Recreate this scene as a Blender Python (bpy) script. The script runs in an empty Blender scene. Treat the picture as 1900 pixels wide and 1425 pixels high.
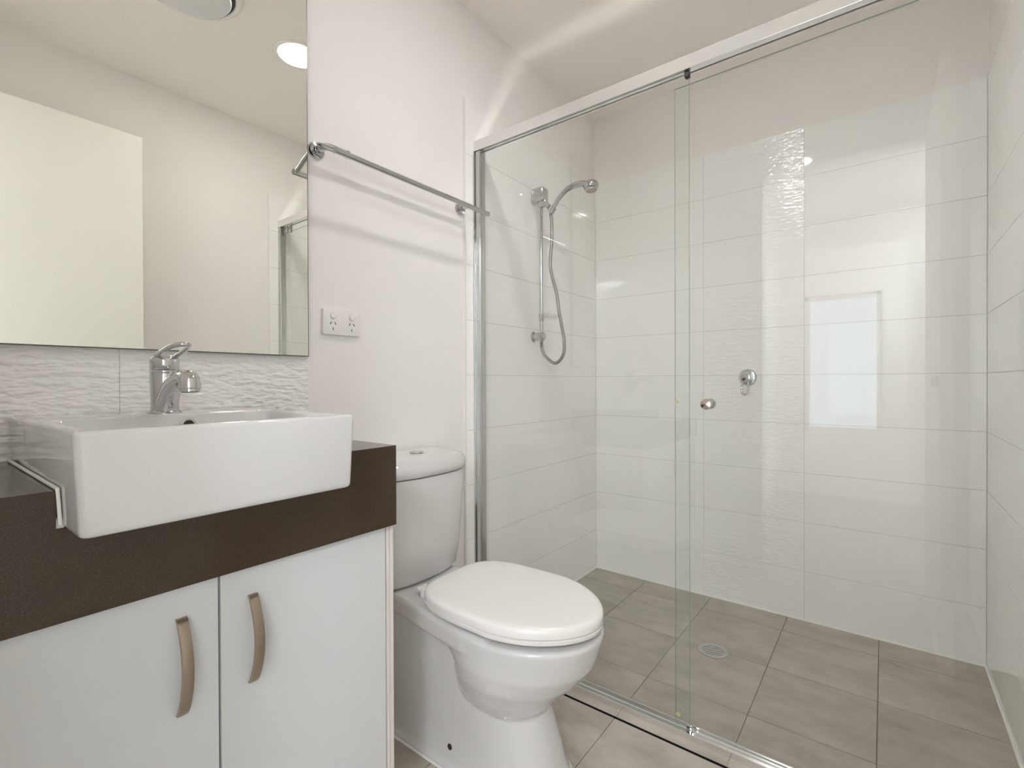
import bpy, bmesh, math, random
from mathutils import Vector, Matrix
random.seed(7)
sc = bpy.context.scene
C = sc.collection
PI = math.pi

# ------------------------------------------------------------------ camera, world, exposure
cam_data = bpy.data.cameras.new('camera')
cam = bpy.data.objects.new('camera', cam_data)
C.objects.link(cam)
cam_data.sensor_width = 36.0
cam_data.lens = 36.0 * 901.115 / 1900.0
cam_data.clip_start = 0.01
RT = Vector((0.79393215, 0.60799589, -0.00357038))
UP = Vector((-5.64588861e-04, 6.60949831e-03, 9.99977998e-01))
FW = Vector((-0.60800611, 0.79391266, -0.00559076))
M = Matrix(((RT.x, UP.x, -FW.x, 1.22981), (RT.y, UP.y, -FW.y, 0.0), (RT.z, UP.z, -FW.z, 1.00399), (0, 0, 0, 1)))
cam.matrix_world = M
sc.camera = cam

world = bpy.data.worlds.new('world')
sc.world = world
world.use_nodes = True
wn = world.node_tree
bg = wn.nodes['Background']
bg.inputs['Color'].default_value = (0.80, 0.90, 1.0, 1)
bg.inputs['Strength'].default_value = 3.0

sc.view_settings.view_transform = 'Standard'
sc.view_settings.look = 'None'
sc.view_settings.gamma = 1.0
sc.view_settings.exposure = 0.29
sc.view_settings.use_curve_mapping = False
sc.cycles.use_denoising = True
sc.cycles.use_light_tree = False
sc.cycles.use_guiding = True
sc.cycles.use_surface_guiding = True
sc.cycles.guiding_training_samples = 64
sc.cycles.use_adaptive_sampling = False
sc.cycles.max_bounces = 14
sc.cycles.diffuse_bounces = 10
sc.cycles.glossy_bounces = 6
sc.cycles.transparent_max_bounces = 16
sc.cycles.transmission_bounces = 8
sc.cycles.caustics_reflective = True
sc.cycles.blur_glossy = 0.0
sc.cycles.sample_clamp_indirect = 60.0

LAMP_POWER = 175.0        # emission of the recessed downlight diffuser
FILL_LAMP_POWER = 116.0      # emission of the added fill lamp on the hall ceiling, out of view
FILL_PANE_POWER = 0.7  # emission of the unseen fill panel added in the hall side wall

# ------------------------------------------------------------------ room measures (metres)
XR = 1.515      # right wall
YB = 2.347      # back wall of the shower
YN = -0.03      # near wall with the doorway
ZC = 2.40       # ceiling
ZT = 2.055      # top of the tiling
YT = 1.318      # front edge of the shower tiling
ROW = 0.2055    # tile course

# ------------------------------------------------------------------ materials
def new_mat(name):
    m = bpy.data.materials.new(name)
    m.use_nodes = True
    nt = m.node_tree
    p = nt.nodes['Principled BSDF']
    return m, nt, p

def simple(name, col, rough=0.5, metal=0.0, coat=0.0, ior=1.5, spec=0.5):
    m, nt, p = new_mat(name)
    p.inputs['Base Color'].default_value = (*col, 1)
    p.inputs['Roughness'].default_value = rough
    p.inputs['Metallic'].default_value = metal
    p.inputs['Coat Weight'].default_value = coat
    p.inputs['IOR'].default_value = ior
    p.inputs['Specular IOR Level'].default_value = spec
    return m

def add_bump(nt, p, scale, strength, dist, stretch=(1, 1, 1), detail=2.0, rough=0.5):
    tc = nt.nodes.new('ShaderNodeTexCoord')
    mp = nt.nodes.new('ShaderNodeMapping')
    mp.inputs['Scale'].default_value = stretch
    nz = nt.nodes.new('ShaderNodeTexNoise')
    nz.inputs['Scale'].default_value = scale
    nz.inputs['Detail'].default_value = detail
    nz.inputs['Roughness'].default_value = rough
    bp = nt.nodes.new('ShaderNodeBump')
    bp.inputs['Strength'].default_value = strength
    bp.inputs['Distance'].default_value = dist
    nt.links.new(tc.outputs['Object'], mp.inputs['Vector'])
    nt.links.new(mp.outputs['Vector'], nz.inputs['Vector'])
    nt.links.new(nz.outputs['Fac'], bp.inputs['Height'])
    nt.links.new(bp.outputs['Normal'], p.inputs['Normal'])
    return nz

def noise_colour(nt, p, stops, scale, detail=6, rough=0.6, stretch=(1, 1, 1), per_island=0.0):
    tc = nt.nodes.new('ShaderNodeTexCoord')
    mp = nt.nodes.new('ShaderNodeMapping')
    mp.inputs['Scale'].default_value = stretch
    nz = nt.nodes.new('ShaderNodeTexNoise')
    nz.inputs['Scale'].default_value = scale
    nz.inputs['Detail'].default_value = detail
    nz.inputs['Roughness'].default_value = rough
    cr = nt.nodes.new('ShaderNodeValToRGB')
    while len(cr.color_ramp.elements) < len(stops):
        cr.color_ramp.elements.new(0.5)
    for e, (pos, col) in zip(cr.color_ramp.elements, stops):
        e.position = pos
        e.color = (*col, 1)
    nt.links.new(tc.outputs['Object'], mp.inputs['Vector'])
    if per_island:
        gi = nt.nodes.new('ShaderNodeNewGeometry')
        vm = nt.nodes.new('ShaderNodeVectorMath')
        vm.operation = 'ADD'
        sc_ = nt.nodes.new('ShaderNodeMath')
        sc_.operation = 'MULTIPLY'
        sc_.inputs[1].default_value = per_island
        nt.links.new(gi.outputs['Random Per Island'], sc_.inputs[0])
        nt.links.new(mp.outputs['Vector'], vm.inputs[0])
        nt.links.new(sc_.outputs[0], vm.inputs[1])
        nt.links.new(vm.outputs[0], nz.inputs['Vector'])
    else:
        nt.links.new(mp.outputs['Vector'], nz.inputs['Vector'])
    nt.links.new(nz.outputs['Fac'], cr.inputs['Fac'])
    nt.links.new(cr.outputs['Color'], p.inputs['Base Color'])
    return cr

# painted plaster
M_paint, nt, p = new_mat('warm_white_paint')
p.inputs['Base Color'].default_value = (0.865, 0.838, 0.822, 1)
p.inputs['Roughness'].default_value = 0.55
p.inputs['Specular IOR Level'].default_value = 0.3
add_bump(nt, p, 260, 0.03, 0.002)
M_ceil, nt, p = new_mat('ceiling_paint')
p.inputs['Base Color'].default_value = (0.945, 0.90, 0.862, 1)
p.inputs['Roughness'].default_value = 0.8
p.inputs['Specular IOR Level'].default_value = 0.2
add_bump(nt, p, 200, 0.03, 0.002)
M_tile = simple('gloss_white_tile', (0.92, 0.91, 0.893), 0.035, 0, 0, 1.52)
M_grout = simple('grey_grout', (0.60, 0.585, 0.56), 0.9)
M_trimw = simple('white_tile_trim', (0.82, 0.80, 0.78), 0.25)
M_seal = simple('white_sealant', (0.85, 0.83, 0.79), 0.35)

# rippled feature tile
M_ripple, nt, p = new_mat('rippled_white_tile')
p.inputs['Base Color'].default_value = (0.90, 0.888, 0.88, 1)
p.inputs['Roughness'].default_value = 0.16
p.inputs['IOR'].default_value = 1.5
add_bump(nt, p, 70, 0.6, 0.014, (1.0, 0.55, 1.5), 1.5, 0.45)
M_ripple_x, nt, p = new_mat('rippled_white_feature_tile')
p.inputs['Base Color'].default_value = (0.92, 0.915, 0.905, 1)
p.inputs['Roughness'].default_value = 0.10
p.inputs['IOR'].default_value = 1.5
add_bump(nt, p, 70, 0.30, 0.008, (0.55, 1.0, 1.5), 1.5, 0.45)

# floor tile
M_floor, nt, p = new_mat('grey_concrete_tile')
noise_colour(nt, p, [(0.30, (0.32, 0.283, 0.246)), (0.5, (0.43, 0.388, 0.343)), (0.70, (0.53, 0.483, 0.432))], 5.5, 10, 0.68, (0.75, 1.5, 1), 9.0)
p.inputs['Roughness'].default_value = 0.42
p.inputs['Specular IOR Level'].default_value = 0.4
M_fgrout = simple('dark_floor_grout', (0.23, 0.205, 0.182), 0.9)
M_black = simple('black_gap', (0.012, 0.011, 0.010), 0.9, spec=0.05)

# stone top
M_stone, nt, p = new_mat('brown_grey_stone')
cr = noise_colour(nt, p, [(0.30, (0.038, 0.023, 0.0135)), (0.52, (0.052, 0.034, 0.0215)), (0.70, (0.080, 0.055, 0.036))], 420, 3, 0.7)
p.inputs['Roughness'].default_value = 0.11
p.inputs['IOR'].default_value = 1.5

M_cab = simple('satin_white_laminate', (0.66, 0.675, 0.68), 0.38)
M_edge = simple('cream_edge_band', (0.74, 0.69, 0.65), 0.4)
M_ceramic = simple('white_ceramic', (0.66, 0.652, 0.645), 0.06, 0, 0.4, 1.5)
M_plastic = simple('white_plastic', (0.84, 0.815, 0.79), 0.22)
M_seat = simple('white_seat_plastic', (0.84, 0.82, 0.80), 0.13)
M_chrome = simple('polished_chrome', (0.60, 0.60, 0.60), 0.045, 1.0)
M_chromes = simple('satin_chrome', (0.55, 0.55, 0.54), 0.13, 1.0)
M_hose = simple('chrome_hose', (0.38, 0.37, 0.35), 0.28, 1.0)
M_alu = simple('bright_aluminium', (0.88, 0.875, 0.865), 0.13, 1.0)
M_railw = simple('pearl_rail_aluminium', (0.86, 0.845, 0.83), 0.14, 0.7)
M_railtop = simple('polished_rail_top', (0.95, 0.945, 0.935), 0.06, 1.0)
M_dark = simple('dark_slot', (0.025, 0.022, 0.02), 0.5)
M_mirror = simple('mirror_silver', (0.93, 0.94, 0.885), 0.0, 1.0)
M_medge = simple('dark_mirror_edge', (0.10, 0.10, 0.085), 0.3)
M_door = simple('cream_door_paint', (0.90, 0.88, 0.82), 0.4)
M_carpet = simple('hall_carpet', (0.42, 0.40, 0.38), 0.95)

# brushed nickel
M_nickel, nt, p = new_mat('brushed_nickel')
p.inputs['Base Color'].default_value = (0.42, 0.35, 0.285, 1)
p.inputs['Metallic'].default_value = 1.0
p.inputs['Roughness'].default_value = 0.33
add_bump(nt, p, 500, 0.05, 0.001, (1, 1, 0.04))

# ribbed flexible hose look
def thin_glass(name, tint, f0=0.04, rough=0.0):
    m = bpy.data.materials.new(name)
    m.use_nodes = True
    nt = m.node_tree
    for n in list(nt.nodes):
        nt.nodes.remove(n)
    out = nt.nodes.new('ShaderNodeOutputMaterial')
    tr = nt.nodes.new('ShaderNodeBsdfTransparent')
    tr.inputs['Color'].default_value = (*tint, 1)
    gl = nt.nodes.new('ShaderNodeBsdfGlossy')
    gl.inputs['Roughness'].default_value = rough
    gl.inputs['Color'].default_value = (1, 1, 1, 1)
    lw = nt.nodes.new('ShaderNodeLayerWeight')
    lw.inputs['Blend'].default_value = 0.5
    pw = nt.nodes.new('ShaderNodeMath')
    pw.operation = 'POWER'
    pw.inputs[1].default_value = 5.0
    ma = nt.nodes.new('ShaderNodeMath')
    ma.operation = 'MULTIPLY_ADD'
    ma.inputs[1].default_value = 1.0 - f0
    ma.inputs[2].default_value = f0
    mx = nt.nodes.new('ShaderNodeMixShader')
    nt.links.new(lw.outputs['Facing'], pw.inputs[0])
    nt.links.new(pw.outputs[0], ma.inputs[0])
    nt.links.new(ma.outputs[0], mx.inputs['Fac'])
    nt.links.new(tr.outputs[0], mx.inputs[1])
    nt.links.new(gl.outputs[0], mx.inputs[2])
    nt.links.new(mx.outputs[0], out.inputs['Surface'])
    return m
M_glass = thin_glass('clear_green_glass', (0.985, 0.994, 0.987))
M_wglass = thin_glass('window_glass', (0.98, 0.99, 0.99))
M_acryl = thin_glass('clear_acrylic', (0.93, 0.93, 0.92), 0.06)
M_gedge = simple('green_glass_edge', (0.36, 0.40, 0.355), 0.25)

def emitter(name, col, strength):
    m = bpy.data.materials.new(name)
    m.use_nodes = True
    nt = m.node_tree
    p = nt.nodes['Principled BSDF']
    p.inputs['Base Color'].default_value = (0.9, 0.9, 0.9, 1)
    p.inputs['Emission Color'].default_value = (*col, 1)
    p.inputs['Emission Strength'].default_value = strength
    return m
M_lampring = emitter('downlight_reflector', (1.0, 0.975, 0.955), LAMP_POWER * 0.10)
M_fill_lamp = emitter('fill_lamp_diffuser', (0.84, 0.935, 1.0), FILL_LAMP_POWER)  # diffuser of the hall ceiling lamp added for fill
M_fill_pane = emitter('added_pane_glow', (0.80, 0.92, 1.0), FILL_PANE_POWER)  # pane of the hall side panel, added to give fill light

# ------------------------------------------------------------------ mesh helpers
def bm_new():
    return bmesh.new()

def box(bm, x0, x1, y0, y1, z0, z1, bevel=0.0, seg=2, mi=0, rot=None):
    r = bmesh.ops.create_cube(bm, size=1.0)
    vs = r['verts']
    for v in vs:
        v.co = Vector(((x0 + x1) / 2 + v.co.x * (x1 - x0), (y0 + y1) / 2 + v.co.y * (y1 - y0), (z0 + z1) / 2 + v.co.z * (z1 - z0)))
    fs = set()
    for v in vs:
        fs.update(v.link_faces)
    for f in fs:
        f.material_index = mi
    if bevel > 0:
        es = set()
        for v in vs:
            es.update(v.link_edges)
        rr = bmesh.ops.bevel(bm, geom=list(es), offset=bevel, segments=seg, profile=0.5, affect='EDGES')
        for f in rr['faces']:
            f.material_index = mi
        vs = list({v for f in rr['faces'] for v in f.verts} | {v for v in vs if v.is_valid})
    if rot is not None:
        bmesh.ops.transform(bm, matrix=rot, verts=[v for v in vs if v.is_valid])
    return vs

def loft(bm, rings, cap0=True, cap1=True, closed=True, mi=0):
    """rings: lists of Vectors of equal length"""
    vr = [[bm.verts.new(c) for c in r] for r in rings]
    n = len(vr[0])
    for a, b in zip(vr[:-1], vr[1:]):
        for i in range(n if closed else n - 1):
            j = (i + 1) % n
            f = bm.faces.new((a[i], a[j], b[j], b[i]))
            f.material_index = mi
    if cap0:
        f = bm.faces.new(list(reversed(vr[0])))
        f.material_index = mi
    if cap1:
        f = bm.faces.new(vr[-1])
        f.material_index = mi
    return vr

def frame(axis):
    a = Vector(axis).normalized()
    t = Vector((0, 0, 1)) if abs(a.z) < 0.9 else Vector((1, 0, 0))
    u = a.cross(t).normalized()
    v = a.cross(u).normalized()
    return a, u, v

def lathe(bm, origin, axis, prof, seg=40, mi=0, cap0=True, cap1=True):
    """prof: list of (radius, height along axis)"""
    a, u, v = frame(axis)
    o = Vector(origin)
    rings = []
    for r, h in prof:
        r = max(r, 1e-5)
        rings.append([o + a * h + (u * math.cos(2 * PI * i / seg) + v * math.sin(2 * PI * i / seg)) * r for i in range(seg)])
    return loft(bm, rings, cap0, cap1, True, mi)

def cr_curve(pts, n=8, closed=False):
    P = [Vector(p) for p in pts]
    out = []
    m = len(P)
    rng = range(m) if closed else range(m - 1)
    for i in rng:
        if closed:
            p0, p1, p2, p3 = P[(i - 1) % m], P[i], P[(i + 1) % m], P[(i + 2) % m]
        else:
            p1, p2 = P[i], P[i + 1]
            p0 = P[i - 1] if i > 0 else p1 * 2 - p2
            p3 = P[i + 2] if i + 2 < m else p2 * 2 - p1
        for k in range(n):
            t = k / n
            out.append(0.5 * ((2 * p1) + (p2 - p0) * t + (2 * p0 - 5 * p1 + 4 * p2 - p3) * t * t + (3 * p1 - p0 - 3 * p2 + p3) * t ** 3))
    if not closed:
        out.append(P[-1])
    return out

def tube(bm, pts, r, seg=16, closed=False, mi=0, flat=None):
    """sweep a circle (radius r or list) along pts; flat scales the second axis"""
    P = [Vector(p) for p in pts]
    n = len(P)
    R = r if isinstance(r, (list, tuple)) else [r] * n
    tang = []
    for i in range(n):
        if closed:
            t = P[(i + 1) % n] - P[i - 1]
        else:
            t = P[min(i + 1, n - 1)] - P[max(i - 1, 0)]
        tang.append(t.normalized())
    _, u, v = frame(tang[0])
    rings = []
    for i in range(n):
        if i:
            q = tang[i - 1].rotation_difference(tang[i])
            u = (q @ u)
            u = (u - tang[i] * u.dot(tang[i])).normalized()
        v = tang[i].cross(u).normalized()
        fl = flat if flat else 1.0
        rings.append([P[i] + (u * math.cos(2 * PI * k / seg) + v * fl * math.sin(2 * PI * k / seg)) * R[i] for k in range(seg)])
    if closed:
        rings.append(rings[0])
        vr = [[bm.verts.new(c) for c in rr] for rr in rings[:-1]]
        vr.append(vr[0])
        for a, b in zip(vr[:-1], vr[1:]):
            for k in range(seg):
                j = (k + 1) % seg
                f = bm.faces.new((a[k], a[j], b[j], b[k]))
                f.material_index = mi
        return vr
    return loft(bm, rings, True, True, True, mi)

def rrect(x0, x1, y0, y1, r, z, n=6):
    """rounded rectangle ring in the xy plane"""
    out = []
    for cx, cy, a0 in ((x1 - r, y1 - r, 0), (x0 + r, y1 - r, 90), (x0 + r, y0 + r, 180), (x1 - r, y0 + r, 270)):
        for k in range(n + 1):
            a = math.radians(a0 + 90.0 * k / n)
            out.append(Vector((cx + r * math.cos(a), cy + r * math.sin(a), z)))
    return out

def obj(name, bm, mats, parent=None, smooth=35, kind=None):
    bmesh.ops.recalc_face_normals(bm, faces=bm.faces[:])
    me = bpy.data.meshes.new(name)
    bm.to_mesh(me)
    bm.free()
    for m in (mats if isinstance(mats, (list, tuple)) else [mats]):
        me.materials.append(m)
    if smooth:
        me.polygons.foreach_set('use_smooth', [True] * len(me.polygons))
        me.set_sharp_from_angle(angle=math.radians(smooth))
    o = bpy.data.objects.new(name, me)
    C.objects.link(o)
    if smooth in (30, 35):
        wnm = o.modifiers.new('even_shading', 'WEIGHTED_NORMAL')
        wnm.keep_sharp = True
        wnm.weight = 100
    if parent:
        o.parent = parent
        top = parent
        while top.parent:
            top = top.parent
        o.matrix_parent_inverse = Matrix.Translation(-Vector(top.location))
        if parent is not top:
            o.matrix_parent_inverse = Matrix.Identity(4)
    if kind:
        o['kind'] = kind
    return o

def thing(name, label, cat, loc, group=None):
    o = bpy.data.objects.new(name, None)
    o.location = loc
    o.empty_display_size = 0.05
    C.objects.link(o)
    o['label'] = label
    o['category'] = cat
    if group:
        o['group'] = group
    return o

def struct(name, bm, mats, smooth=0, label=None):
    o = obj(name, bm, mats, None, smooth)
    o['kind'] = 'structure'
    if label:
        o['label'] = label
    return o

def tiles(bm, plane, pos, us, vs, depth, gap=0.0016, mi=0, sign=1):
    """a course of slabs on a plane: plane 'x' (u=y, v=z), 'y' (u=x, v=z) or 'z' (u=x, v=y); face at pos, body behind by depth*sign"""
    h = gap / 2
    for a, b in zip(us[:-1], us[1:]):
        for c, d in zip(vs[:-1], vs[1:]):
            lo, hi = sorted((pos, pos - depth * sign))
            if plane == 'x':
                box(bm, lo, hi, a + h, b - h, c + h, d - h, mi=mi)
            elif plane == 'y':
                box(bm, a + h, b - h, lo, hi, c + h, d - h, mi=mi)
            else:
                box(bm, a + h, b - h, c + h, d - h, lo, hi, mi=mi)

ZR = [0.004] + [ROW * k for k in range(1, 11)]      # tile courses

# ------------------------------------------------------------------ the setting
# left wall: paint, shower tiling, trim, splashback
bm = bm_new(); box(bm, -0.12, -0.006, YN - 0.12, YB + 0.12, -0.05, ZC + 0.05)
wl = struct('wall_left', bm, M_paint)
def part_of(parent, name, bm, mats, smooth=0, label=None):
    o = obj(name, bm, mats, parent, smooth)
    if label:
        o['label'] = label
    return o
bm = bm_new()
tiles(bm, 'x', 0.0, [YT + 0.008, YB], ZR, 0.004, gap=0.0017)
box(bm, -0.006, -0.0016, YT + 0.006, YB, 0, ZT, mi=1)
part_of(wl, 'shower_tiling', bm, [M_tile, M_grout])
bm = bm_new(); box(bm, -0.006, 0.0022, YT, YT + 0.008, 0.0, ZT + 0.001, 0.0012)
part_of(wl, 'tile_trim', bm, M_trimw, 30)
bm = bm_new()
tiles(bm, 'x', 0.004, [YN, 0.297, 0.702], [0.866, 1.085], 0.006, gap=0.0012)
box(bm, -0.006, 0.001, YN, 0.7015, 0.866, 1.085, mi=1)
part_of(wl, 'splashback_tiling', bm, [M_ripple, M_seal], label='strip of rippled white tiles')
bm = bm_new(); tube(bm, [(0.006, YN + 0.01, 0.8675), (0.006, 0.136, 0.8675)], 0.0032, 8)
part_of(wl, 'splashback_sealant', bm, M_seal, 40)

# back wall
bm = bm_new(); box(bm, -0.12, XR + 0.12, YB + 0.006, YB + 0.12, -0.05, ZC + 0.05)
wb = struct('wall_back', bm, M_paint)
bm = bm_new()
tiles(bm, 'y', YB, [0.0, 0.560], ZR, 0.004, gap=0.0017, sign=-1)
tiles(bm, 'y', YB, [0.966, XR], ZR, 0.004, gap=0.0017, sign=-1)
box(bm, 0.0, XR, YB + 0.0016, YB + 0.006, 0, ZT, mi=1)
part_of(wb, 'shower_tiling', bm, [M_tile, M_grout])
bm = bm_new()
tiles(bm, 'y', YB, [0.560, 0.966], ZR, 0.004, gap=0.0017, sign=-1)
part_of(wb, 'feature_tiling', bm, M_ripple_x, label='column of faintly rippled white tiles')

# right wall
bm = bm_new(); box(bm, XR + 0.006, XR + 0.12, YN - 0.12, YB + 0.12, -0.05, ZC + 0.05)
wr = struct('wall_right', bm, M_paint)
bm = bm_new()
tiles(bm, 'x', XR, [YT + 0.008, YB], ZR, 0.004, gap=0.0017, sign=-1)
box(bm, XR + 0.0016, XR + 0.006, YT + 0.006, YB, 0, ZT, mi=1)
part_of(wr, 'shower_tiling', bm, [M_tile, M_grout])
bm = bm_new(); box(bm, XR - 0.0022, XR + 0.006, YT, YT + 0.008, 0.0, ZT + 0.001, 0.0012)
part_of(wr, 'tile_trim', bm, M_trimw, 30)

# near wall with the doorway (photographed from it)
DX0, DX1, DZ = 0.70, 1.442, 2.10
bm = bm_new()
box(bm, -0.006, DX0, YN - 0.09, YN, -0.02, ZC + 0.02)
box(bm, DX1, XR + 0.006, YN - 0.09, YN, -0.02, ZC + 0.02)
box(bm, DX0, DX1, YN - 0.09, YN, DZ, ZC + 0.02)
struct('wall_front', bm, M_paint)
bm = bm_new()
box(bm, DX0 - 0.001, DX0 + 0.022, YN - 0.095, YN + 0.004, 0, DZ, 0.002)
box(bm, DX1 - 0.022, DX1 + 0.001, YN - 0.095, YN + 0.004, 0, DZ, 0.002)
box(bm, DX0, DX1, YN - 0.095, YN + 0.004, DZ - 0.022, DZ + 0.001, 0.002)
struct('trim_1', bm, M_trimw, 30, 'white jambs and head of the doorway')
# open door leaf along the right wall
bm = bm_new(); box(bm, 1.375, 1.410, YN + 0.006, 0.708, 0.012, 2.072, 0.0015)
dr = struct('door_1', bm, M_door, 30, 'cream flush door standing open beside the right wall')
bm = bm_new()
lathe(bm, (1.375, 0.645, 1.0), (-1, 0, 0), [(0.026, 0), (0.026, 0.004), (0.018, 0.007), (0.020, 0.016), (0.018, 0.021), (0.001, 0.022)], 24)
part_of(dr, 'door_handle', bm, M_chromes, 40)

# ceiling and floor
bm = bm_new(); box(bm, -0.12, XR + 0.12, YN - 0.09, YB + 0.12, ZC, ZC + 0.08)
struct('ceiling', bm, M_ceil)
bm = bm_new()
G = 0.0024
xs = [0.0, 0.284, 0.594, 0.905, 1.215, XR]
tiles(bm, 'z', 0.0, xs, [1.40, 1.580, 1.890, 2.200, YB], 0.008, gap=G)
tiles(bm, 'z', 0.0, xs, [1.334, 1.40], 0.008, gap=0.001)
tiles(bm, 'z', 0.0, xs, [YN - 0.09, 0.088, 0.710, 1.327], 0.008, gap=G)
box(bm, -0.006, XR + 0.006, YN - 0.09, YB + 0.006, -0.05, -0.0022, mi=1)
fl = struct('floor', bm, [M_floor, M_fgrout])
bm = bm_new(); box(bm, 0.0, XR, 1.3275, 1.3335, -0.003, 0.0012)
part_of(fl, 'floor_angle', bm, M_black, label='thin dark strip across the floor before the shower')
bm = bm_new()
def cove(bm, a, b, r=0.0045):
    tube(bm, [a, b], r, 8)
cove(bm, (0.002, 1.40, 0.002), (0.002, YB, 0.002))
cove(bm, (0.0, YB - 0.002, 0.002), (XR, YB - 0.002, 0.002))
cove(bm, (XR - 0.002, 1.40, 0.002), (XR - 0.002, YB, 0.002))
part_of(fl, 'corner_sealant', bm, M_seal, 40, 'white bead of sealant round the shower floor')

# hall seen in reflections through the doorway
HY = -2.25
bm = bm_new(); box(bm, 0.34, 0.46, HY - 0.1, YN - 0.09, -0.05, ZC + 0.05)
struct('wall_hall_left', bm, M_paint)
VY0, VY1, VZ0, VZ1 = -1.35, -0.22, 0.25, 2.1
bm = bm_new()
box(bm, 1.95, 2.07, HY - 0.1, VY0, -0.05, ZC + 0.05)
box(bm, 1.95, 2.07, VY1, YN - 0.09, -0.05, ZC + 0.05)
box(bm, 1.95, 2.07, VY0, VY1, -0.05, VZ0)
box(bm, 1.95, 2.07, VY0, VY1, VZ1, ZC + 0.05)
struct('wall_hall_right', bm, M_paint)
bm = bm_new()
for a, b in ((VY0, VY0 + 0.04), (VY1 - 0.04, VY1)):
    box(bm, 1.96, 2.02, a, b, VZ0, VZ1, 0.002)
for a, b in ((VZ0, VZ0 + 0.04), (VZ1 - 0.04, VZ1)):
    box(bm, 1.96, 2.02, VY0 + 0.04, VY1 - 0.04, a, b, 0.002)
fill_panel = struct('added_fill_panel', bm, M_trimw, 30, 'added glowing fill panel in the hall side wall, out of view')  # frame of an unseen glowing panel added to brighten the vanity side
bm = bm_new(); box(bm, 1.99, 1.996, VY0 + 0.03, VY1 - 0.03, VZ0 + 0.03, VZ1 - 0.03)
part_of(fill_panel, 'hall_pane', bm, M_fill_pane)  # glows by itself, added to light the bathroom through the doorway
bm = bm_new(); box(bm, XR + 0.12, 1.95, YN - 0.2, YN - 0.09, -0.05, ZC + 0.05)
struct('wall_hall_near', bm, M_paint)
WX0, WX1, WZ0, WZ1 = 0.66, 1.22, 0.55, 1.75
bm = bm_new()
box(bm, 0.34, WX0, HY - 0.1, HY, -0.05, ZC + 0.05)
box(bm, WX1, 2.07, HY - 0.1, HY, -0.05, ZC + 0.05)
box(bm, WX0, WX1, HY - 0.1, HY, -0.05, WZ0)
box(bm, WX0, WX1, HY - 0.1, HY, WZ1, ZC + 0.05)
struct('wall_hall_far', bm, M_paint)
bm = bm_new(); box(bm, 0.34, 2.07, HY - 0.1, YN - 0.09, -0.05, -0.002)
struct('floor_hall', bm, M_carpet)
bm = bm_new(); box(bm, 0.34, 2.07, HY - 0.1, YN - 0.09, ZC, ZC + 0.08)
struct('ceiling_hall', bm, M_ceil)
bm = bm_new()
for a, b in ((WX0, WX0 + 0.04), (WX1 - 0.04, WX1)):
    box(bm, a, b, HY - 0.08, HY - 0.03, WZ0, WZ1, 0.002)
for a, b in ((WZ0, WZ0 + 0.04), (WZ1 - 0.04, WZ1)):
    box(bm, WX0, WX1, HY - 0.08, HY - 0.03, a, b, 0.002)
w1 = struct('window_1', bm, M_trimw, 30, 'hall window with white frame')
bm = bm_new(); box(bm, WX0 + 0.03, WX1 - 0.03, HY - 0.058, HY - 0.054, WZ0 + 0.03, WZ1 - 0.03)
part_of(w1, 'hall_pane', bm, M_wglass)

# ------------------------------------------------------------------ ceiling lamps; the hall one is added fill
def downlight(x, y, label):
    t = thing('downlight', label, 'light', (x, y, ZC))
    bm = bm_new(); lathe(bm, (x, y, ZC + 0.002), (0, 0, -1), [(0.078, 0), (0.096, 0.0), (0.096, 0.004), (0.090, 0.008), (0.081, 0.008), (0.078, 0.004)], 48)
    obj('trim_ring', bm, M_plastic, t)
    bm = bm_new(); lathe(bm, (x, y, ZC), (0, 0, -1), [(0.079, -0.001), (0.079, 0.003)], 48)
    obj('reflector', bm, M_lampring, t)
    bm = bm_new(); lathe(bm, (x, y, ZC), (0, 0, -1), [(0.043, 0.002), (0.043, 0.0045)], 40)
    obj('lens', bm, M_lampring, t)
    ld = bpy.data.lights.new('lens_light', 'AREA')
    ld.shape = 'DISK'
    ld.size = 0.084
    ld.energy = LAMP_POWER * PI * (PI * 0.042 ** 2)
    ld.color = (1.0, 0.975, 0.955)
    lo = bpy.data.objects.new('lens_light', ld)
    C.objects.link(lo)
    lo.parent = t
    lo.location = (0, 0, -0.0055)
downlight(0.79, 1.10, 'round glowing recessed downlight in the bathroom ceiling, seen in the mirror')

t = thing('added_fill_lamp', 'added round fill lamp on the hall ceiling beyond the doorway, out of view', 'light', (1.78, -1.5, ZC))  # unseen lamp added to brighten the bathroom evenly from the hall
bm = bm_new(); lathe(bm, (1.78, -1.5, ZC + 0.002), (0, 0, -1), [(0.16, 0), (0.165, 0.0), (0.165, 0.03), (0.15, 0.03)], 40)
obj('base', bm, M_plastic, t)
bm = bm_new(); lathe(bm, (1.78, -1.5, ZC), (0, 0, -1), [(0.15, 0.025), (0.145, 0.05), (0.12, 0.075), (0.07, 0.09), (0.001, 0.095)], 40)
obj('diffuser', bm, M_fill_lamp, t)

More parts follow.
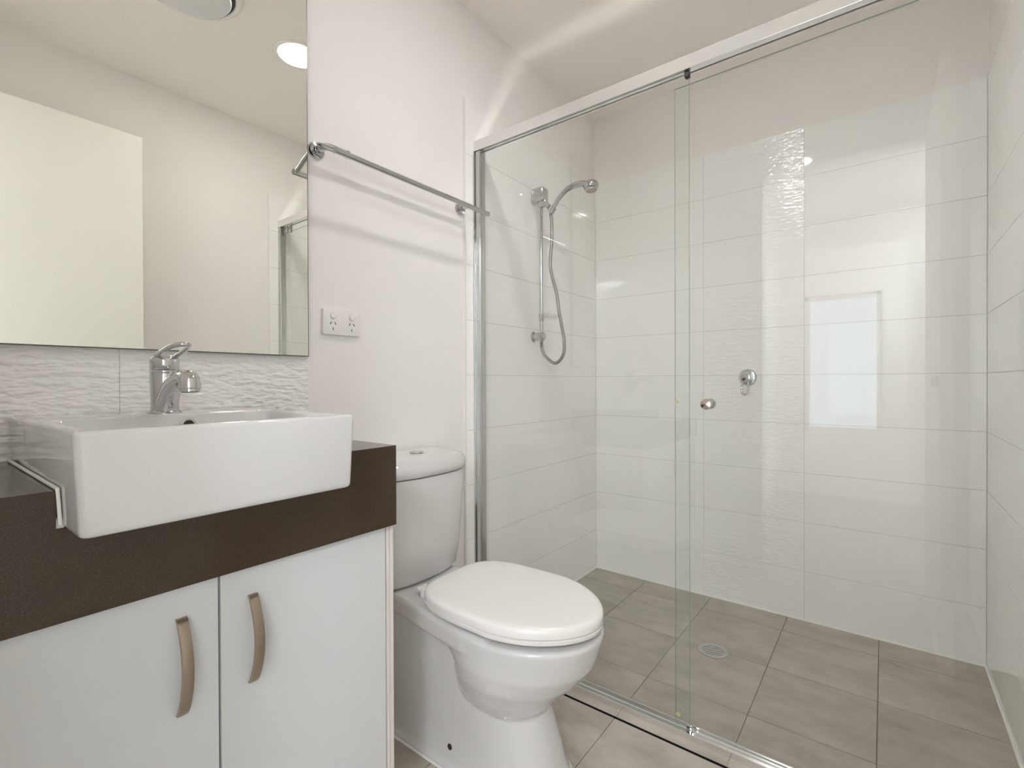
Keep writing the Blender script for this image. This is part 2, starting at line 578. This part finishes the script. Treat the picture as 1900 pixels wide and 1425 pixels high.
t = thing('exhaust_fan', 'round white ceiling exhaust fan with a dark ring slot, seen in the mirror', 'exhaust fan', (0.735, 0.667, ZC))
bm = bm_new()
lathe(bm, (0.735, 0.667, ZC + 0.002), (0, 0, -1), [(0.10, 0), (0.172, 0.0), (0.172, 0.006), (0.160, 0.018), (0.148, 0.022), (0.140, 0.014), (0.10, 0.012)], 56)
obj('housing', bm, M_plastic, t)
bm = bm_new(); lathe(bm, (0.735, 0.667, ZC), (0, 0, -1), [(0.10, 0.010), (0.145, 0.0145), (0.145, 0.0165), (0.10, 0.0165)], 56)
obj('inlet_slot', bm, M_dark, t)
bm = bm_new()
lathe(bm, (0.735, 0.667, ZC), (0, 0, -1), [(0.05, 0.012), (0.128, 0.022), (0.133, 0.028), (0.129, 0.033), (0.09, 0.037), (0.001, 0.038)], 56)
obj('cover_plate', bm, simple('fan_grey_white', (0.74, 0.73, 0.74), 0.3), t)

# ------------------------------------------------------------------ mirror
MX = 0.018
t = thing('mirror', 'large frameless wall mirror above the basin', 'mirror', (0.004, 0.33, 1.07))
bm = bm_new(); box(bm, 0.004, MX - 0.0004, YN, 0.6965, 1.0715, 2.12)
obj('backing', bm, M_medge, t, 0)
bm = bm_new(); box(bm, MX - 0.0004, MX, YN, 0.6945, 1.0735, 2.12)
obj('reflective_glass', bm, M_mirror, t, 0)

# ------------------------------------------------------------------ vanity
CX, CY0, CY1, CZ, CB = 0.388, -0.022, 0.684, 0.866, 0.694      # counter front, ends, top, apron bottom
BY0, BY1 = 0.1385, 0.5215                                       # basin cut-out
BZ0, BZ1, BX = 0.8165, 0.946, 0.478
t = thing('vanity_cabinet', 'white two-door vanity cabinet under the dark stone top', 'cabinet', (0.19, 0.33, 0.0))
bm = bm_new()
box(bm, 0.0, 0.358, 0.004, 0.662, 0.10, CB, 0.0)
obj('carcass', bm, M_cab, t, 0)
bm = bm_new(); box(bm, 0.0, 0.32, 0.004, 0.662, 0.0, 0.10)
obj('kickboard', bm, M_cab, t, 0)
for y0, y1, hy in ((0.0035, 0.3315, 0.279), (0.3350, 0.6620, 0.384)):
    bm = bm_new(); box(bm, 0.3585, 0.378, y0, y1, 0.105, CB - 0.003, 0.0012)
    d = obj('door', bm, [M_cab], t, 30)
    # bow handle: a flat strip bent in an arc
    bm = bm_new()
    N = 20
    z0, z1, w = 0.497, 0.645, 0.0078
    ringL = []
    for k in range(N + 1):
        u = k / N
        zz = z1 + (z0 - z1) * u
        bow = 0.0245 * (math.sin(PI * u) ** 0.75)
        th = 0.0042 + 0.0015 * math.sin(PI * u)
        ang = math.cos(PI * u) * 0.9
        xo = 0.3785 + bow
        ringL.append([Vector((xo - 0.0006, hy - w, zz)), Vector((xo + th, hy - w * 0.93, zz)), Vector((xo + th + 0.0012, hy, zz)), Vector((xo + th, hy + w * 0.93, zz)), Vector((xo - 0.0006, hy + w, zz))])
    loft(bm, ringL)
    obj('handle', bm, M_nickel, d, 50)
bm = bm_new()
box(bm, 0.0, 0.378, 0.665, 0.6725, 0.0, CB - 0.001, 0.0008)
box(bm, 0.0, 0.378, 0.6735, 0.683, 0.0, CB - 0.001, 0.0008)
obj('end_panel', bm, M_edge, t, 30)
bm = bm_new(); box(bm, 0.0, 0.378, -0.0215, 0.0015, 0.0, CB - 0.001, 0.0008)
obj('end_panel', bm, M_edge, t, 30)

t = thing('countertop', 'dark brown-grey stone vanity top with a deep front apron', 'countertop', (0.19, 0.33, CB))
bm = bm_new()
g = 0.001
box(bm, 0.004, CX, CY0, BY0 - g, 0.846, CZ)
box(bm, 0.004, CX, BY1 + g, CY1, 0.846, CZ)
box(bm, CX - 0.02, CX, CY0, BY0 - g, CB, 0.846)
box(bm, CX - 0.02, CX, BY1 + g, CY1, CB, 0.846)
box(bm, CX - 0.02, CX, BY0 - g, BY1 + g, CB, BZ0 - 0.001)
box(bm, 0.004, CX - 0.02, CY1 - 0.02, CY1, CB, 0.846)
box(bm, 0.004, CX - 0.02, CY0, CY0 + 0.02, CB, 0.846)
bmesh.ops.remove_doubles(bm, verts=bm.verts[:], dist=1e-5)
obj('stone_top', bm, M_stone, t, 0)

# ------------------------------------------------------------------ basin
t = thing('basin', 'white rectangular semi-recessed basin set into the dark stone top', 'basin', (0.25, 0.33, CZ))
bm = bm_new()
bx0, y0, y1 = 0.0065, 0.139, 0.521
dz = 0.004
rings = []
def R_(x0, x1, a, b, r, z): rings.append(rrect(x0, x1, a, b, r, z))
R_(bx0 + .02, BX - .030, y0 + .030, y1 - .030, .010, BZ0)
R_(bx0 + .004, BX - .0075, y0 + .0085, y1 - .0085, .010, BZ0)
R_(bx0 + .002, BX - .004, y0 + .006, y1 - .006, .011, BZ0 + .0025)
R_(bx0 + .0, BX - .003, y0 + .005, y1 - .005, .011, BZ0 + .008)
R_(bx0, BX, y0, y1, .011, BZ1 - .006)
R_(bx0 + .001, BX - .001, y0 + .001, y1 - .001, .011, BZ1 - .002)
R_(bx0 + .004, BX - .004, y0 + .004, y1 - .004, .010, BZ1)
R_(.188, BX - .016, y0 + .017, y1 - .017, .022, BZ1)
R_(.192, BX - .020, y0 + .021, y1 - .021, .022, BZ1 - .004)
R_(.196, BX - .024, y0 + .025, y1 - .025, .026, BZ1 - .03)
R_(.206, BX - .032, y0 + .034, y1 - .034, .034, BZ1 - .085)
R_(.225, BX - .052, y0 + .055, y1 - .055, .045, BZ1 - .102)
R_(.30, BX - .13, .30, .36, .020, BZ1 - .108)
loft(bm, rings)
bs = obj('bowl', bm, M_ceramic, t, 50)
bm = bm_new(); lathe(bm, (.1985, 0.352, BZ1 - .021), (1, 0, 0.1), [(.013, 0), (.013, .0022), (.009, .0026)], 24)
obj('overflow_ring', bm, M_chrome, t)
bm = bm_new(); lathe(bm, (.2005, 0.352, BZ1 - .021), (1, 0, 0.1), [(.0088, 0), (.0088, .0014)], 24)
obj('overflow_hole', bm, M_dark, t)
bm = bm_new(); lathe(bm, (.323, .33, BZ1 - .1085), (0, 0, 1), [(.030, 0), (.030, .003), (.022, .005), (.001, .006)], 32)
obj('waste', bm, M_chrome, t)
bm = bm_new()
tube(bm, [(0.02, BY0 - .0002, CZ + .0028), (0.2, BY0 - .0002, CZ + .0028), (CX - .004, BY0 - .0002, CZ + .0028), (CX + .0026, BY0 + .0002, CZ + .0026), (CX + .0030, BY0 + .0006, CZ - .004), (CX + .0030, BY0 + .0026, BZ0 + .006)], [.0024, .0024, .0024, .0023, .0021, .0021], 8)
box(bm, CX - .016, CX - .004, BY0 - .0007, BY0 + .0075, BZ0 - .0004, BZ0 + .012)
obj('sealant_bead', bm, M_seal, t)
bm = bm_new()
tube(bm, [(0.02, BY1 + .0002, CZ + .0022), (0.2, BY1 + .0002, CZ + .0022), (CX - .004, BY1 + .0002, CZ + .0022), (CX + .0022, BY1 - .0002, CZ + .0022), (CX + .0024, BY1 - .0006, CZ - .004), (CX + .0024, BY1 - .0026, BZ0 + .006)], 0.0018, 8)
obj('sealant_bead', bm, M_seal, t)

# ------------------------------------------------------------------ basin mixer tap
tx, ty, tz = 0.150, 0.330, BZ1
t = thing('basin_mixer_tap', 'chrome loop-lever mixer tap on the back of the basin', 'tap', (tx, ty, tz))
bm = bm_new(); lathe(bm, (tx, ty, tz), (0, 0, 1), [(.0275, 0), (.0275, .003), (.0255, .0055), (.0245, .006)], 40)
obj('base_ring', bm, M_chrome, t)
bm = bm_new(); lathe(bm, (tx, ty, tz), (0, 0, 1), [(.0225, .005), (.0225, .030), (.0238, .060), (.0240, .0715), (.0232, .0735), (.0232, .0755), (.0240, .0775), (.0238, .080)], 40)
obj('body', bm, M_chrome, t)
bm = bm_new()
path = cr_curve([(tx + .006, ty, tz + .006), (tx + .018, ty, tz + .030), (tx + .040, ty, tz + .051), (tx + .070, ty, tz + .064), (tx + .098, ty, tz + .068), (tx + .117, ty, tz + .062), (tx + .122, ty, tz + .052)], 6)
n = len(path)
tube(bm, path, [0.0195 - 0.0065 * min(1, 1.6 * i / (n - 1)) + (0.0035 if i > n * .75 else 0) for i in range(n)], 20)
obj('spout', bm, M_chrome, t, 60)
bm = bm_new(); lathe(bm, (tx + .121, ty, tz + .058), (0.05, 0, -1), [(.0172, 0), (.0172, .010), (.0158, .0115), (.0158, .0165), (.0120, .0168)], 32)
lathe(bm, (tx + .122, ty, tz + .0415), (0.05, 0, -1), [(.0132, 0), (.0132, .0008)], 32, 1)
obj('aerator', bm, [M_chrome, M_dark], t)
bm = bm_new()
lathe(bm, (tx, ty, tz + .081), (0, 0, 1), [(.0225, 0), (.0238, .001), (.0235, .020), (.0205, .026), (.012, .0285), (.001, .029)], 40)
lever = cr_curve([(tx - .006, ty - .014, tz + .104), (tx + .030, ty - .0165, tz + .113), (tx + .075, ty - .0135, tz + .122), (tx + .096, ty - .006, tz + .125), (tx + .096, ty + .006, tz + .125), (tx + .075, ty + .0135, tz + .122), (tx + .030, ty + .0165, tz + .113), (tx - .006, ty + .014, tz + .104)], 6)
tube(bm, lever, 0.0044, 12)
obj('lever', bm, M_chrome, t, 60)

# ------------------------------------------------------------------ power outlet
t = thing('power_outlet', 'white double power outlet with two round switches on the wall', 'power outlet', (-0.006, 0.806, 1.171))
bm = bm_new(); box(bm, -0.006, 0.0055, 0.746, 0.866, 1.1365, 1.2075, 0.0025)
pl = obj('plate', bm, M_plastic, t, 40)
for yc in (0.776, 0.836):
    bm = bm_new(); lathe(bm, (0.0053, yc, 1.190), (1, 0, 0.10), [(.0095, 0), (.0095, .002), (.008, .0042), (.001, .0048)], 28)
    obj('switch', bm, M_plastic, t, 50)
    bm = bm_new()
    for dy, dzz, a in ((-.0070, .0045, -.5), (.0070, .0045, .5), (0, -.0115, 0)):
        rot = Matrix.Translation((0.0056, yc + dy, 1.164 + dzz)) @ Matrix.Rotation(a, 4, 'X')
        box(bm, -0.0004, 0.0003, -.0011, .0011, -.0040, .0040, rot=rot)
    obj('socket_slots', bm, M_dark, t, 0)

# ------------------------------------------------------------------ towel rail
t = thing('towel_rail', 'chrome double towel rail on the painted wall above the toilet', 'towel rail', (-0.006, 1.02, 1.63))
ya, yb_ = 0.733, 1.300
for y in (ya, yb_):
    bm = bm_new(); lathe(bm, (-0.006, y, 1.636), (1, 0, 0), [(.024, 0), (.024, .004), (.021, .009), (.012, .0105), (.0105, .014)], 32)
    obj('flange', bm, M_chrome, t)
bm = bm_new()
near = [(0.0, ya, 1.636), (0.018, ya, 1.636), (0.034, ya, 1.6355), (0.042, ya + .004, 1.635), (0.046, ya + .014, 1.635), (0.046, ya + .030, 1.635), (0.046, ya + .062, 1.635)]
tube(bm, cr_curve(near, 6), 0.0098, 20)
lathe(bm, (0.046, ya + .060, 1.635), (0, 1, 0), [(.0096, 0), (.0115, .001), (.0115, .006), (.0090, .007)], 24)
obj('arm', bm, M_chrome, t, 60)
bm = bm_new(); tube(bm, [(0.0, yb_, 1.636), (0.030, yb_, 1.635), (0.050, yb_, 1.632), (0.1205, yb_, 1.594)], 0.0068, 18)
obj('arm', bm, M_chrome, t, 60)
bm = bm_new(); tube(bm, [(0.034, ya - .012, 1.636), (0.070, ya - .014, 1.620), (0.1205, ya - .014, 1.594)], 0.0078, 18)
obj('arm', bm, M_chrome, t, 60)
bm = bm_new(); tube(bm, [(0.1205, ya - .022, 1.594), (0.1205, 1.0, 1.594), (0.1205, 1.316, 1.594)], 0.0080, 20)
obj('bar', bm, M_chrome, t, 60)
bm = bm_new(); tube(bm, [(0.046, ya + .05, 1.635), (0.046, 1.0, 1.635), (0.046, 1.306, 1.635)], 0.0076, 20)
obj('bar', bm, M_chrome, t, 60)

# ------------------------------------------------------------------ toilet
TY = 1.004
t = thing('toilet', 'white close-coupled toilet with its lid down', 'toilet', (0.35, TY, 0.0))
def seat_ring(z, hw, xb, xf, xm=0.415, nb=3.0, nf=2.15, N=64, yc=TY):
    out = []
    for k in range(N):
        a = 2 * PI * k / N
        ca, sa = math.cos(a), math.sin(a)
        n = nf if ca >= 0 else nb
        ex = abs(ca) ** (2 / n) * (xf - xm if ca >= 0 else xm - xb)
        x = xm + (ex if ca >= 0 else -ex)
        y = yc + math.copysign(abs(sa) ** (2 / n) * hw, sa)
        out.append(Vector((x, y, z)))
    return out
# pan: bowl, deck and pedestal fused by a remesh
bm = bm_new()
loft(bm, [seat_ring(z, hw, xb, xf, xm, 2.6, 1.95) for z, hw, xb, xf, xm in (
    (0.168, .055, .37, .535, .46), (0.184, .094, .345, .562, .46), (0.212, .124, .33, .586, .47), (0.243, .143, .33, .612, .48), (0.286, .160, .33, .655, .49), (0.327, .168, .325, .687, .49), (0.355, .169, .28, .697, .49), (0.385, .1715, .225, .706, .49), (0.400, .172, .222, .709, .49), (0.4065, .165, .228, .702, .49))])
def deck(z, d):
    return [Vector((.014 + d, TY - .112 + d, z)), Vector((.25, TY - .146 + d, z)), Vector((.43, TY - .172 + d, z)), Vector((.50, TY - .168 + d, z)), Vector((.50, TY + .168 - d, z)), Vector((.43, TY + .172 - d, z)), Vector((.25, TY + .146 - d, z)), Vector((.014 + d, TY + .112 - d, z))]
loft(bm, [deck(z, d) for z, d in ((0.352, .012), (0.357, .004), (0.365, 0), (0.400, 0), (0.407, .003), (0.410, .008))])
def ped(z, hw, xb, xf):
    return seat_ring(z, hw, xb, xf, xf - .17, 9, 2.3)
loft(bm, [ped(z, hw, .02, xf) for z, hw, xf in ((0.0, .124, .628), (0.010, .122, .625), (0.020, .113, .614), (0.05, .107, .604), (0.08, .104, .596), (0.15, .102, .572), (0.20, .102, .553), (0.25, .103, .535), (0.33, .104, .50), (0.37, .104, .48))])
pan = obj('pan', bm, M_ceramic, t, 0)
md = pan.modifiers.new('fuse', 'REMESH'); md.mode = 'VOXEL'; md.voxel_size = 0.0045; md.use_smooth_shade = True
md = pan.modifiers.new('soften', 'SMOOTH'); md.factor = 0.5; md.iterations = 5
bm = bm_new(); lathe(bm, (0.335, TY - .1075, 0.055), (0, -1, 0), [(.0075, -.004), (.0075, .0006)], 20)
obj('fixing_hole', bm, M_dark, t)
bm = bm_new(); tube(bm, [(0.03, TY - .123, .002), (0.3, TY - .123, .002), (0.44, TY - .123, .002)], .0035, 8)
obj('base_sealant', bm, M_seal, t)
# seat and lid
def outline(z, d):
    return seat_ring(z, .169 - d, .234 + d, .710 - d, .50, 3.7, 1.80, 80)
bm = bm_new()
loft(bm, [outline(z, d) for z, d in ((0.4185, .008), (0.4200, .0030), (0.4285, .0010), (0.4305, .0035))])
obj('seat', bm, M_seat, t, 50)
bm = bm_new()
loft(bm, [outline(z, d) for z, d in ((0.4330, .0050), (0.4345, .0003), (0.446, .000), (0.4535, .0022), (0.4570, .007), (0.4585, .016), (0.4600, .05), (0.4610, .10), (0.4612, .155))])
obj('lid', bm, M_seat, t, 60)
for s in (-1, 1):
    bm = bm_new(); lathe(bm, (0.216, TY + s * .085, 0.408), (0, 0, 1), [(.012, 0), (.012, .020), (.010, .026), (.001, .027)], 20)
    lathe(bm, (0.206, TY + s * .085 - .016, 0.428), (0, 1, 0), [(.007, 0), (.007, .032)], 16)
    obj('hinge', bm, M_plastic, t)
# cistern
def cist(z, hw, d, x0=0.004, n=3.6):
    N = 48
    out = []
    for k in range(N + 1):
        a = -PI / 2 + PI * k / N
        ca, sa = max(0.0, math.cos(a)), math.sin(a)
        w = math.copysign(abs(sa) ** (2 / n), sa)
        bowf = 1 - 0.13 * w * w
        out.append(Vector((x0 + (d - x0) * (ca ** (2 / n)) * bowf, TY - .006 + hw * w, z)))
    return out
bm = bm_new()
loft(bm, [cist(z, hw, d) for z, hw, d in ((0.4125, .165, .140), (0.416, .176, .150), (0.425, .184, .157), (0.50, .192, .167), (0.62, .199, .177), (0.720, .203, .182), (0.7255, .201, .180))])
obj('cistern', bm, M_ceramic, t, 50)
bm = bm_new()
loft(bm, [cist(z, hw, d) for z, hw, d in ((0.7285, .202, .181), (0.731, .2065, .186), (0.745, .2085, .188), (0.760, .205, .184), (0.772, .195, .173), (0.780, .178, .155), (0.785, .152, .13), (0.7865, .12, .11))])
obj('cistern_lid', bm, M_ceramic, t, 60)
bm = bm_new(); lathe(bm, (0.098, TY - .006, 0.7855), (0, 0, 1), [(.0215, 0), (.0215, .003), (.019, .0045), (.018, .0038), (.001, .0048)], 36)
obj('flush_button', bm, M_chromes, t)

# ------------------------------------------------------------------ shower screen
SY = 1.372
t = thing('shower_screen', 'chrome framed sliding glass shower screen across the tiled recess', 'shower screen', (0.757, 1.392, 0.0))
bm = bm_new()
box(bm, 0.0, XR, SY, SY + 0.003, 1.871, 1.909, 0.0012)          # front face
box(bm, 0.0, XR, SY + 0.003, SY + 0.046, 1.9055, 1.9088, mi=1)   # flat polished top
box(bm, 0.0, XR, SY + 0.043, SY + 0.046, 1.880, 1.909, 0.001)    # back lip
box(bm, 0.0, XR, SY + 0.003, SY + 0.026, 1.8735, 1.877)           # underside lip
hr = obj('head_rail', bm, [M_railw, M_railtop], t, 0)
bm = bm_new(); box(bm, 0.0, XR, SY + 0.003, SY + 0.043, 1.895, 1.8985)
obj('rail_channel', bm, simple('rail_channel_grey', (0.16, 0.155, 0.15), 0.4, 0.6), hr, 0)
bm = bm_new(); box(bm, 0.0, 0.030, SY + 0.002, SY + 0.034, 0.02, 1.8705, 0.004, 3)
box(bm, 0.0, 0.006, SY - 0.004, SY + 0.002, 0.02, 1.8705, 0.001, 1)
obj('wall_jamb', bm, M_chromes, t, 35)
bm = bm_new(); box(bm, XR - 0.030, XR, SY + 0.002, SY + 0.034, 0.02, 1.8705, 0.004, 3)
obj('wall_jamb', bm, M_chromes, t, 35)
bm = bm_new()
box(bm, 0.0, XR, SY - 0.002, SY + 0.046, 0.0, 0.006, 0.001)
box(bm, 0.0, XR, SY - 0.002, SY + 0.001, 0.005, 0.017, 0.0008)
box(bm, 0.0, XR, SY + 0.021, SY + 0.0235, 0.005, 0.013, 0.0006)
box(bm, 0.0, XR, SY + 0.044, SY + 0.0465, 0.005, 0.013, 0.0006)
obj('floor_track', bm, M_alu, t, 30)
def pane(name, x0, x1, y0, z0, z1, parent):
    bm = bm_new()
    box(bm, x0, x1, y0, y0 + 0.006, z0, z1)
    for f in bm.faces:
        f.normal_update()
        if abs(f.normal.y) < 0.5:
            f.material_index = 1
    return obj(name, bm, [M_glass, M_gedge], parent, 0)
fx = pane('fixed_panel', 0.026, 0.797, SY + 0.009, 0.012, 1.873, t)
bm = bm_new(); box(bm, 0.786, 0.7985, SY + 0.004, SY + 0.020, 1.852, 1.8715, 0.001)
obj('top_bracket', bm, M_dark, fx, 30)
bm = bm_new(); box(bm, 0.789, 0.7985, SY + 0.005, SY + 0.018, 0.010, 0.034, 0.001)
obj('bottom_clip', bm, M_chromes, fx, 30)
dp = pane('sliding_door', 0.750, XR - 0.012, SY + 0.029, 0.014, 1.8435, t)
kx, kz = 0.842, 0.939
bm = bm_new()
lathe(bm, (kx, SY + 0.029, kz), (0, -1, 0), [(.009, 0), (.009, .006), (.0145, .009), (.0155, .020), (.0135, .024), (.001, .0255)], 28)
obj('knob', bm, simple('warm_chrome', (0.70, 0.62, 0.57), 0.08, 1.0), dp)
bm = bm_new()
lathe(bm, (kx, SY + 0.035, kz), (0, 1, 0), [(.009, 0), (.009, .006), (.0145, .009), (.0155, .020), (.0135, .024), (.001, .0255)], 28)
obj('knob', bm, M_chrome, dp)
M_bump = simple('yellowed_bumper', (0.62, 0.56, 0.28), 0.4)
for zz, rr in ((0.944, .0035), (0.040, .0060)):
    bm = bm_new(); lathe(bm, (0.7585, SY + 0.029, zz), (0, -1, 0), [(rr, -.0002), (rr, .002), (rr * .5, .0035)], 20)
    obj('bumper', bm, M_bump, dp)
for xx in (0.80, 1.44):
    bm = bm_new(); box(bm, xx - .018, xx + .018, SY + .026, SY + .038, 1.838, 1.896, 0.001)
    obj('roller_hanger', bm, M_chromes, dp, 30) if xx > 1 else bm.free()

# ------------------------------------------------------------------ shower rail with hand shower
RX, RY = 0.040, 1.768
t = thing('shower_rail', 'chrome riser rail with a square top bracket on the tiled shower wall', 'shower rail', (0.0, RY, 1.2))
bm = bm_new(); tube(bm, [(RX, RY, 1.215), (RX, RY, 1.5), (RX, RY, 1.800)], 0.0078, 18)
obj('riser', bm, M_chromes, t, 60)
bm = bm_new(); box(bm, 0.0, 0.064, RY - .026, RY + .026, 1.785, 1.846, 0.010, 4)
obj('top_bracket', bm, M_chromes, t, 50)
bm = bm_new()
lathe(bm, (0.0, RY, 1.2), (1, 0, 0), [(.026, 0), (.026, .006), (.018, .010), (.018, .05), (.016, .054), (.010, .056)], 28)
lathe(bm, (RX, RY, 1.212), (0, 0, -1), [(.010, 0), (.010, .030), (.008, .032)], 20)
obj('wall_elbow', bm, M_chromes, t, 50)
bm = bm_new()
box(bm, RX - .014, RX + .030, RY - .014, RY + .014, 1.762, 1.792, 0.006, 3)
tube(bm, [(RX + .02, RY, 1.778), (RX + .034, RY, 1.764), (0.0825, RY, 1.7545)], 0.0110, 16)
lathe(bm, (0.0885, RY, 1.7310), (.636, 0, .772), [(.0165, 0), (.0165, .027), (.0120, .027), (.0120, 0), (.0165, 0)], 24, cap0=False, cap1=False)
obj('handset_holder', bm, M_chromes, t, 50)

t = thing('hand_shower', 'chrome hand shower with curved handle and looping metal hose', 'hand shower', (0.1, RY, 1.75))
bm = bm_new()
hp = cr_curve([(0.088, RY, 1.730), (0.116, RY, 1.764), (0.141, RY, 1.789), (0.173, RY, 1.810), (0.209, RY, 1.818), (0.244, RY, 1.816), (0.262, RY, 1.808)], 6)
tube(bm, hp, [0.0095 + 0.0045 * (i / (len(hp) - 1)) for i in range(len(hp))], 18)
obj('handle', bm, M_chromes, t, 60)
bm = bm_new()
lathe(bm, (0.281, RY, 1.820), (.12, 0, -1), [(.001, 0), (.012, .001), (.022, .005), (.029, .012), (.032, .021), (.031, .030), (.027, .036), (.024, .0375)], 32)
obj('spray_head', bm, M_chromes, t, 60)
bm = bm_new(); lathe(bm, (0.2852, RY, 1.7835), (.12, 0, -1), [(.0235, 0), (.0235, .006), (.020, .008), (.001, .0082)], 28)
obj('spray_face', bm, simple('spray_face_grey', (0.42, 0.39, 0.33), 0.4), t, 50)
bm = bm_new()
hs = cr_curve([(RX, RY, 1.1790), (0.040, RY + .002, 1.148), (0.058, RY + .004, 1.112), (0.106, RY + .004, 1.081), (0.147, RY + .002, 1.112), (0.155, RY, 1.171), (0.139, RY + .006, 1.240), (0.124, RY + .010, 1.301), (0.111, RY + .012, 1.378), (0.088, RY + .010, 1.462), (0.081, RY + .008, 1.518), (0.092, RY + .004, 1.611), (0.093, RY + .002, 1.690), (0.088, RY, 1.730)], 22)
tube(bm, hs, [0.0066 + 0.0009 * (i % 2) for i in range(len(hs))], 12)
obj('hose', bm, M_hose, t, 60)

t = thing('soap_dish', 'small clear acrylic soap dish on the shower riser rail', 'soap dish', (RX, RY, 1.28))
bm = bm_new()
loft(bm, [rrect(0.056, 0.100, RY - .046, RY + .046, .014, 1.272), rrect(0.052, 0.108, RY - .054, RY + .054, .018, 1.292), rrect(0.055, 0.105, RY - .051, RY + .051, .016, 1.292), rrect(0.060, 0.096, RY - .042, RY + .042, .012, 1.276)])
obj('tray', bm, M_acryl, t, 40)
bm = bm_new(); lathe(bm, (RX, RY, 1.266), (0, 0, 1), [(.0135, 0), (.0135, .030), (.0082, .030), (.0082, 0)], 24, cap0=False, cap1=False)
obj('clamp', bm, M_acryl, t, 40)

# ------------------------------------------------------------------ shower mixer on the back wall
t = thing('shower_mixer', 'round chrome shower mixer with drop lever on the back tiled wall', 'shower mixer', (0.750, YB, 1.018))
bm = bm_new(); lathe(bm, (0.750, YB, 1.018), (0, -1, 0), [(.037, 0), (.037, .004), (.033, .010), (.024, .013)], 40)
obj('wall_plate', bm, M_chrome, t)
bm = bm_new(); lathe(bm, (0.750, YB - .012, 1.018), (0, -1, 0), [(.021, 0), (.0225, .004), (.0225, .030), (.019, .037), (.001, .039)], 32)
obj('body', bm, M_chrome, t, 50)
bm = bm_new()
lv = cr_curve([(0.741, YB - .040, 1.006), (0.738, YB - .052, 0.985), (0.738, YB - .058, 0.955), (0.744, YB - .060, 0.944), (0.756, YB - .060, 0.944), (0.762, YB - .058, 0.955), (0.762, YB - .052, 0.985), (0.759, YB - .040, 1.006)], 6)
tube(bm, lv, 0.0042, 12)
obj('lever', bm, M_chrome, t, 60)

# ------------------------------------------------------------------ floor drain
dx, dy = 0.727, 1.880
t = thing('floor_drain', 'round slotted metal drain grate in the grey shower floor', 'drain', (dx, dy, 0.0))
bm = bm_new(); lathe(bm, (dx, dy, 0.0), (0, 0, 1), [(.0375, -.002), (.052, -.002), (.052, .0022), (.050, .0030), (.0395, .0030), (.0375, .0022)], 48)
obj('rim', bm, M_chromes, t)
bm = bm_new(); lathe(bm, (dx, dy, 0.0), (0, 0, 1), [(.0385, -.0005), (.0385, .0006)], 48)
obj('sump', bm, M_black, t)
bm = bm_new()
ang = math.radians(52)
ca, sa = math.cos(ang), math.sin(ang)
for k in range(-3, 4):
    off = k * 0.0108
    hl = math.sqrt(max(0, .0385 ** 2 - off ** 2))
    rot = Matrix.Translation((dx, dy, 0)) @ Matrix.Rotation(ang, 4, 'Z')
    box(bm, -hl, hl, off - .0021, off + .0021, 0.0006, 0.0032, rot=rot)
obj('grate', bm, M_chromes, t, 0)
